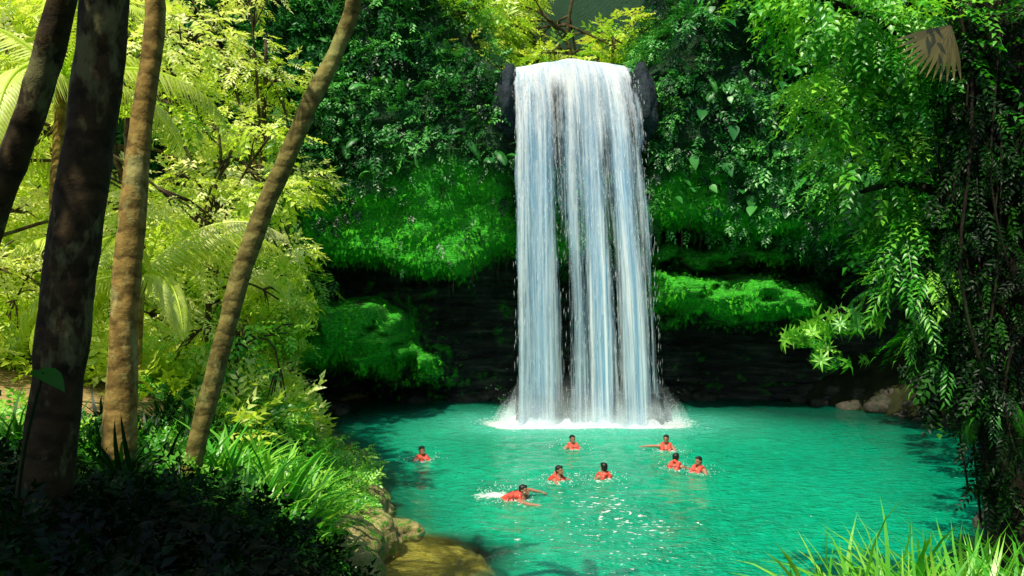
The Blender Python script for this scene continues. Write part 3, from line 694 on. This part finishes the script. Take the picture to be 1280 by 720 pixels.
for i in range(2):
    scatter(a, (SPR_S[1], FINE[0])[i], P[i::2], rng.normal(0, .6, (n//2, 3))+(.6, -.2, -.3), rng.normal(0, .3, (n//2, 3))+(0, -.2, 1), rng.uniform(.4, .8, n//2), rng.normal(.6, .2, n//2))
a.obj('bank_creeper', M_STRAP)
a = Acc()
for i in range(230):
    t = rng.uniform(38, 66); f = t/89*(len(POOL)-1)
    pp = POOL[int(f)]; nn = pp-np.array([3, 26.]); nn /= np.linalg.norm(nn)
    off = rng.uniform(-.5, 2.0); p_ = pp+nn*off; s = rng.uniform(.12, .5)
    V, T = boulder((p_[0], p_[1], max(0, off*.6)+rng.uniform(-.1, .15)), (s*1.2, s, s*.7), i, 2); a.add(V, T)
for i in range(60):
    x = rng.uniform(-8.5, 9); y = 35.0+rng.uniform(0, 1.8); s = rng.uniform(.25, .8)
    if x < -5: y = rng.uniform(30, 35)*1.0; x = rng.uniform(-8.3, -6.6)
    V, T = boulder((x, y, rng.uniform(-.1, .2)), (s*1.3, s, s*.6), 200+i, 2); a.add(V, T)
a.obj('shore_rocks', M_SHORE, None, False)
lr = Acc()
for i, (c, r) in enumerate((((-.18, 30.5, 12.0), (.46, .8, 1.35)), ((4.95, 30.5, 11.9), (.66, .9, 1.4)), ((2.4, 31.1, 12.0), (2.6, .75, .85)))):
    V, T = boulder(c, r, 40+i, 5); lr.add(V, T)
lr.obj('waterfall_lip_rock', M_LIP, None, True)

# ------------------------------------------------------------ waterfall
wf = empty('waterfall', (2.6, 30.2, 0)); o = np.array(wf.location)
NU, NS = 130, 150
for L_ in range(3):
    u = np.linspace(0, 1, NU)[None]; s = np.linspace(-.32, 1, NS)[:, None]
    T_ = np.maximum(s, 0)*1.63; top = 13.28-.10*L_
    up_ = np.maximum(-s, 0)
    yy = 29.85-(.55+.25*L_)*T_+L_*.22+up_*11
    arch = (.34*(1-(2*u-1)**2)+.06*vnoise(u*6, 0*u, 0*u+2))*np.exp(-np.maximum(s, 0)*20)
    zz = top-4.94*T_**2+up_*.6+arch-.16
    xl = .02+.06*np.clip(s, 0, 1); xr = 4.5+1.1*np.clip(s, 0, 1)**.8
    xx = xl+(xr-xl)*u+.10*vnoise(u*9+L_*7, s*2.0, 0*u+L_)*np.clip(s*3, 0, 1)
    yy = yy+.2*fbm(u*6+L_*5, s*2.5, 0*u, 2)+0*u
    zz = zz+0*u
    sc = np.clip(s, 0, 1)
    w = u+.022*vnoise(s*3.5+L_*2, 0*s+L_, 0*s)+.01*vnoise(s*12, 0*s+L_, 0*s)
    brk = .8+.35*vnoise(s*5+L_*9, 0*s, 0*s+L_)
    gap = np.exp(-((w-.335)/.055)**2)*sst(.10, .30, sc)*.78*brk
    gap2 = np.exp(-((w-.71+.04*sc)/.035)**2)*sst(.15, .5, sc)*.5*brk
    gap3 = np.exp(-((w-.48)/.03)**2)*sst(.2, .5, sc)*.32+np.exp(-((w-.88)/.03)**2)*sst(.15, .4, sc)*.40
    core = .24*np.exp(-((w-.57)/.05)**2)+.20*np.exp(-((w-.80)/.04)**2)+.17*np.exp(-((w-.10)/.06)**2)
    band = .28*vnoise(u*12+L_*3, s*1.1, 0*u+4)*sst(0, .2, sc)
    jag = .02+.03*vnoise(s*9+L_*3, 0*s, 0*s+6)
    edge_ = sst(0, .035, u-.012*vnoise(s*11, 0*s, 0*s+L_))*sst(1, .92, u+jag)
    dens = 1.02-.36*sst(0, .30, sc)-gap-gap2-gap3+core+band-.06*sst(.25, .8, sc)-.08*L_
    dens = dens*edge_-(1-edge_)*.7
    dens = np.where(s < -.02, .95+0*u, dens)
    V = np.stack([xx, yy, zz], -1).reshape(-1, 3)-o
    make_mesh('water_sheet', V, grid_quads(NS, NU), M_FALL, {'dens': dens, 'low_shade': sst(.1, .6, sc)+0*u}, True, wf,
              np.stack([u+0*s+L_*.37, 1-(np.sqrt(np.clip(s, 0, 1))*.6+s*.4+0*u)+L_*.21], -1).reshape(-1, 2))
oc = np.array([(0, 0, 1.), (1, 0, 0), (0, 1, 0), (-1, 0, 0), (0, -1, 0), (0, 0, -1)]); ot = np.array([(0, 1, 2), (0, 2, 3), (0, 3, 4), (0, 4, 1), (5, 2, 1), (5, 3, 2), (5, 4, 3), (5, 1, 4)])
a = Acc(); N = 2000
u = rng.beta(.8, .8, N); s = rng.uniform(.08, 1, N)**.8; T_ = s*1.63
P = np.stack([.06+.05*s+(4.3+1.05*s**.8)*u+rng.normal(0, .04, N), 29.8-.65*T_+rng.normal(0, .15, N), 13.2-4.94*T_**2], 1)
w = rng.uniform(.002, .006, N); h = rng.uniform(.04, .22, N)*(.3+s)
W = oc[None]*np.stack([w, w, h], 1)[:, None]+P[:, None]
a.add(W.reshape(-1, 3)-o, (ot[None]+(np.arange(N)*6)[:, None, None]).reshape(-1, 3))
N = 6000
u = rng.uniform(-.12, 1.12, N); e_ = rng.exponential(.30, N)
P = np.stack([.15+5.3*u+rng.normal(0, .15, N), 29.0+rng.normal(0, .6, N), np.clip(e_, 0, 2.0)], 1); w = rng.uniform(.004, .013, N)
W = oc[None]*w[:, None, None]+P[:, None]; a.add(W.reshape(-1, 3)-o, (ot[None]+(np.arange(N)*6)[:, None, None]).reshape(-1, 3))
a.obj('spray_drops', M_DROP, wf)
mxx = np.linspace(-1.6, 7.0, 170); myy = np.linspace(27.2, 31, 80); MX, MY = np.meshgrid(mxx, myy)
im = np.hypot(np.maximum(np.abs(MX-2.8)-2.35, 0)/.8, (MY-29.1)/.8)+.45*fbm(MX*1.5, MY*1.5, 0*MX, 3)
MZ = -.10+.30*np.exp(-im**2*1.3)*(.5+1.2*np.clip(fbm(MX*3, MY*3, 0*MX, 4)+.4, 0, 1.2))
make_mesh('splash_foam', np.stack([MX, MY, MZ], -1).reshape(-1, 3)-o, grid_quads(80, 170), M_DROP, None, True, wf)
for j in range(3):
    th = np.linspace(0, 2*np.pi, 120)[None]; hh = np.linspace(0, 1, 24)[:, None]
    rx = 3.0+.3*j-.7*hh**1.5+.15*np.sin(th*7+j); ry = .75+.22*j-.3*hh**1.5
    MXX = 2.8+rx*np.cos(th); MYY = 29.2+ry*np.sin(th); MZZ = -.05+(2.0-.4*j)*hh+0*th
    dn = (.75-.1*j)*(1-hh)**1.8*sst(0, .05, hh)*(.75+.5*vnoise(np.cos(th)*3+j*5, np.sin(th)*3, hh*2))
    make_mesh('mist', np.stack([MXX, MYY, MZZ], -1).reshape(-1, 3)-o, grid_quads(24, 120), M_MIST, {'dens': np.clip(dn, 0, 1)}, True, wf)

# ------------------------------------------------------------ swimmers
def ell(c, r, sub=2):
    bm = bmesh.new(); bmesh.ops.create_icosphere(bm, subdivisions=sub, radius=1)
    V = np.array([v.co[:] for v in bm.verts]); T = np.array([[v.index for v in f.verts] for f in bm.faces]); bm.free()
    return V*np.array(r)+np.array(c), T
def limb(acc, pts, rad):
    pts = np.array(pts, float)
    V, T = tube(smooth_path(pts, 4*len(pts)), np.interp(np.linspace(0, 1, 4*len(pts)), np.linspace(0, 1, len(pts)), rad), 10)
    acc.add(V, T)
    for p_, r in zip(pts, rad): acc.add(*ell(p_, (r*.98,)*3))
def hand(acc, w, d, up=(0, 0, 1), side=1):
    w = np.array(w, float); d = nrm(np.array(d, float)); s = nrm(np.cross(np.array(up, float), d)); u = np.cross(d, s)
    for k_ in range(4):
        o_ = (k_-1.5)*.021
        limb(acc, [w, w+d*.04+s*o_*.8, w+d*.085+s*o_], [.016, .016, .012])
        L_ = (.062, .074, .07, .055)[k_]
        b_ = w+d*.085+s*o_
        limb(acc, [b_, b_+d*L_*.5+s*o_*.3-u*.006, b_+d*L_+s*o_*.45-u*.022], [.0105, .0095, .0085])
    tdir = nrm(d*.6+s*side*(-1)*.9)
    limb(acc, [w+d*.02, w+d*.03+tdir*.035, w+d*.03+tdir*.075+d*.02], [.014, .012, .0095])
def remesh(ob, v):
    m_ = ob.modifiers.new('skin_surface', 'REMESH'); m_.mode = 'VOXEL'; m_.voxel_size = v; m_.use_smooth_shade = True
def swimmer(x, y, rot, pose, scale=1.0, sink=.1):
    e = empty('swimmer', (x, y, -sink)); e.rotation_euler = (0, 0, rot); e.scale = (scale,)*3
    B = Acc(); V_ = Acc(); H = Acc(); S = Acc(); E = Acc()
    lean = {'float': -.22, 'stroke': .35, 'reach': .0, 'prone': .55}[pose]
    nb = np.array([0, 0, .27 if pose != 'prone' else .17]); pel = np.array([0, lean, -.26 if pose != 'prone' else -.02])
    che = nb*.68+pel*.32; wai = nb*.3+pel*.7
    sh = [nb+np.array([s*.185, 0, -.055]) for s in (-1, 1)]
    limb(B, [pel, wai, che, nb], [.15, .135, .155, .08])
    limb(B, [sh[0], (sh[0]+sh[1])/2, sh[1]], [.065, .09, .065])
    hc = nb+np.array([0, -.035, .185]); limb(B, [nb, nb+(0, -.01, .1)], [.06, .055])
    B.add(*ell(hc+(0, .01, .02), (.078, .098, .098), 3)); B.add(*ell(hc+(0, -.025, -.045), (.06, .07, .07), 3))
    B.add(*ell(hc+(0, -.1, -.015), (.014, .022, .022))); B.add(*ell(hc+(0, -.088, -.078), (.028, .02, .018)))
    for s in (-1, 1): B.add(*ell(hc+(s*.08, .01, -.005), (.012, .022, .032)))
    for s in (-1, 1):
        E.add(*ell(hc+(s*.033, -.089, .012), (.014, .008, .009)))
    S2 = Acc(); S2.add(*ell(hc+(0, -.098, -.052), (.026, .009, .008)))
    arms = {'float': [((-.36, -.12, .04), (-.46, -.34, .10)), ((.36, -.12, .04), (.44, -.36, .04))],
            'stroke': [((-.34, -.26, .10), (-.26, -.52, .10)), ((.34, -.26, .10), (.26, -.52, .10))],
            'reach': [((-.40, -.06, .22), (-.66, -.10, .20)), ((.34, -.14, .04), (.42, -.36, .03))],
            'prone': [((-.30, -.32, .12), (-.22, -.58, .10)), ((.42, .05, .26), (.56, -.22, .20))]}[pose]
    for s, (el_, wr_) in zip((0, 1), arms):
        el_ = np.array(el_); wr_ = np.array(wr_)
        limb(B, [sh[s], (sh[s]+el_)/2, el_, el_*.6+wr_*.4, wr_], [.06, .05, .042, .042, .028])
        hand(B, wr_, wr_-el_, side=(1 if s else -1))
    kd = {'float': ((-.3, -.42), (-.1, -.8)), 'stroke': ((.5, -.5), (.85, -.55)), 'reach': ((-.15, -.62), (.1, -1.0)), 'prone': ((.95, -.16), (1.35, -.1))}[pose]
    for s in (-1, 1):
        hip = pel+np.array([s*.09, 0, -.03]); kn = np.array([s*.13, kd[0][0]+lean*.4, kd[0][1]]); an = np.array([s*.12, kd[1][0]+lean*.4, kd[1][1]-.04*s])
        limb(B, [hip, (hip+kn)/2, kn, kn*.6+an*.4, an], [.095, .08, .055, .056, .036])
        limb(B, [an, an+(0, -.08, -.05), an+(0, -.16, -.06)], [.036, .034, .022])
    bo = B.obj('body', M_SKIN, e); remesh(bo, .0085)
    H.add(*ell(hc+(0, .028, .042), (.092, .095, .088), 3)); H.add(*ell(hc+(0, .055, -.01), (.08, .065, .09), 3)); H.add(*ell(hc+(0, -.03, .085), (.07, .055, .035), 3))
    ho = H.obj('hair', M_HAIR, e); remesh(ho, .008)
    E.obj('eyes', M_EYE, e, True); S2.obj('mouth', M_LIPS, e, True)
    ax = nrm(nb-pel); fr = nrm(np.cross(ax, np.array([1., 0, 0]))); fr = fr if fr[1] < 0 else -fr
    for s in (-1, 1):
        limb(V_, [wai+fr*.105+np.array([s*.085, 0, 0]), che+fr*.12+np.array([s*.09, 0, 0]), nb+fr*.09+np.array([s*.095, 0, -.02])], [.075, .085, .06])
        limb(V_, [wai-fr*.095+np.array([s*.08, 0, 0]), che-fr*.11+np.array([s*.09, 0, 0]), nb-fr*.085+np.array([s*.09, 0, -.02])], [.075, .08, .06])
        limb(V_, [nb+fr*.09+np.array([s*.105, 0, -.01]), nb+np.array([s*.12, 0, .035]), nb-fr*.085+np.array([s*.1, 0, -.0])], [.05, .042, .05])
        limb(V_, [wai+np.array([s*.165, 0, 0]), che+np.array([s*.175, 0, -.03])], [.055, .06])
    limb(V_, [nb-fr*.07+np.array([-.08, 0, .02]), nb-fr*.095+np.array([0, 0, .06]), nb-fr*.07+np.array([.08, 0, .02])], [.035, .045, .035])
    vo = V_.obj('life_vest', M_VEST, e); remesh(vo, .012)
    for f_ in (.35, .7):
        c_ = wai*(1-f_)+nb*f_; aa = np.linspace(0, 2*np.pi, 28)
        ring = c_[None]+np.cos(aa)[:, None]*np.array([.225, 0, 0])*(1-.1*f_)+np.sin(aa)[:, None]*fr*.198
        V, T = tube(ring, .010, 6); S.add(V, T)
    S.obj('straps', M_STRAPM, e, True)
    # water thrown up by the arms
    nd = 160 if pose == 'prone' else 55; sp = Acc(); aa = rng.uniform(0, 2*np.pi, nd); rr_ = rng.uniform(.3, .75, nd)
    P = np.stack([np.cos(aa)*rr_, np.sin(aa)*rr_+(.5 if pose == 'prone' else 0), sink+rng.exponential(.07, nd)], 1); w_ = rng.uniform(.006, .018, nd)
    W = oc[None]*w_[:, None, None]+P[:, None]; sp.add(W.reshape(-1, 3), (ot[None]+(np.arange(nd)*6)[:, None, None]).reshape(-1, 3))
    sp.obj('splash', M_DROP, e)
    return e
rots = [.6, .3, -.3, 2.6, -.9, 3.6, .9, 1.1]; poses = ['float', 'float', 'reach', 'stroke', 'float', 'float', 'stroke', 'prone']
for (x, y), r, p_ in zip(SW, rots, poses): swimmer(x, y, r, p_, 1.0, {'reach': .1, 'prone': .12}.get(p_, .17))

# ------------------------------------------------------------ light, sky, camera
w = bpy.data.worlds.new('World'); scene.world = w; w.use_nodes = True; nt = w.node_tree
bgn = nt.nodes['Background']; sky = nt.nodes.new('ShaderNodeTexSky'); sky.sky_type = 'NISHITA'; sky.sun_disc = False
sky.sun_elevation = math.asin(TO_SUN.z); sky.sun_rotation = math.atan2(TO_SUN.x, TO_SUN.y)
nt.links.new(sky.outputs[0], bgn.inputs[0]); bgn.inputs[1].default_value = .15
sun = bpy.data.lights.new('sun', 'SUN'); sun.energy = 5; sun.angle = math.radians(.5); sun.color = (1, .93, .74)
so = bpy.data.objects.new('sun', sun); so.rotation_euler = TO_SUN.to_track_quat('Z', 'Y').to_euler(); so.location = (-10, 0, 30); scene.collection.objects.link(so)
cam = bpy.data.cameras.new('camera'); co = bpy.data.objects.new('camera', cam); scene.collection.objects.link(co)
co.location = (0, 0, 4.95); co.rotation_euler = (math.radians(90), 0, 0); cam.lens = 28.125; cam.sensor_width = 36; cam.clip_end = 2000; cam.clip_start = .05
scene.camera = co
scene.view_settings.view_transform = 'Standard'; scene.view_settings.look = 'None'; scene.view_settings.exposure = 0
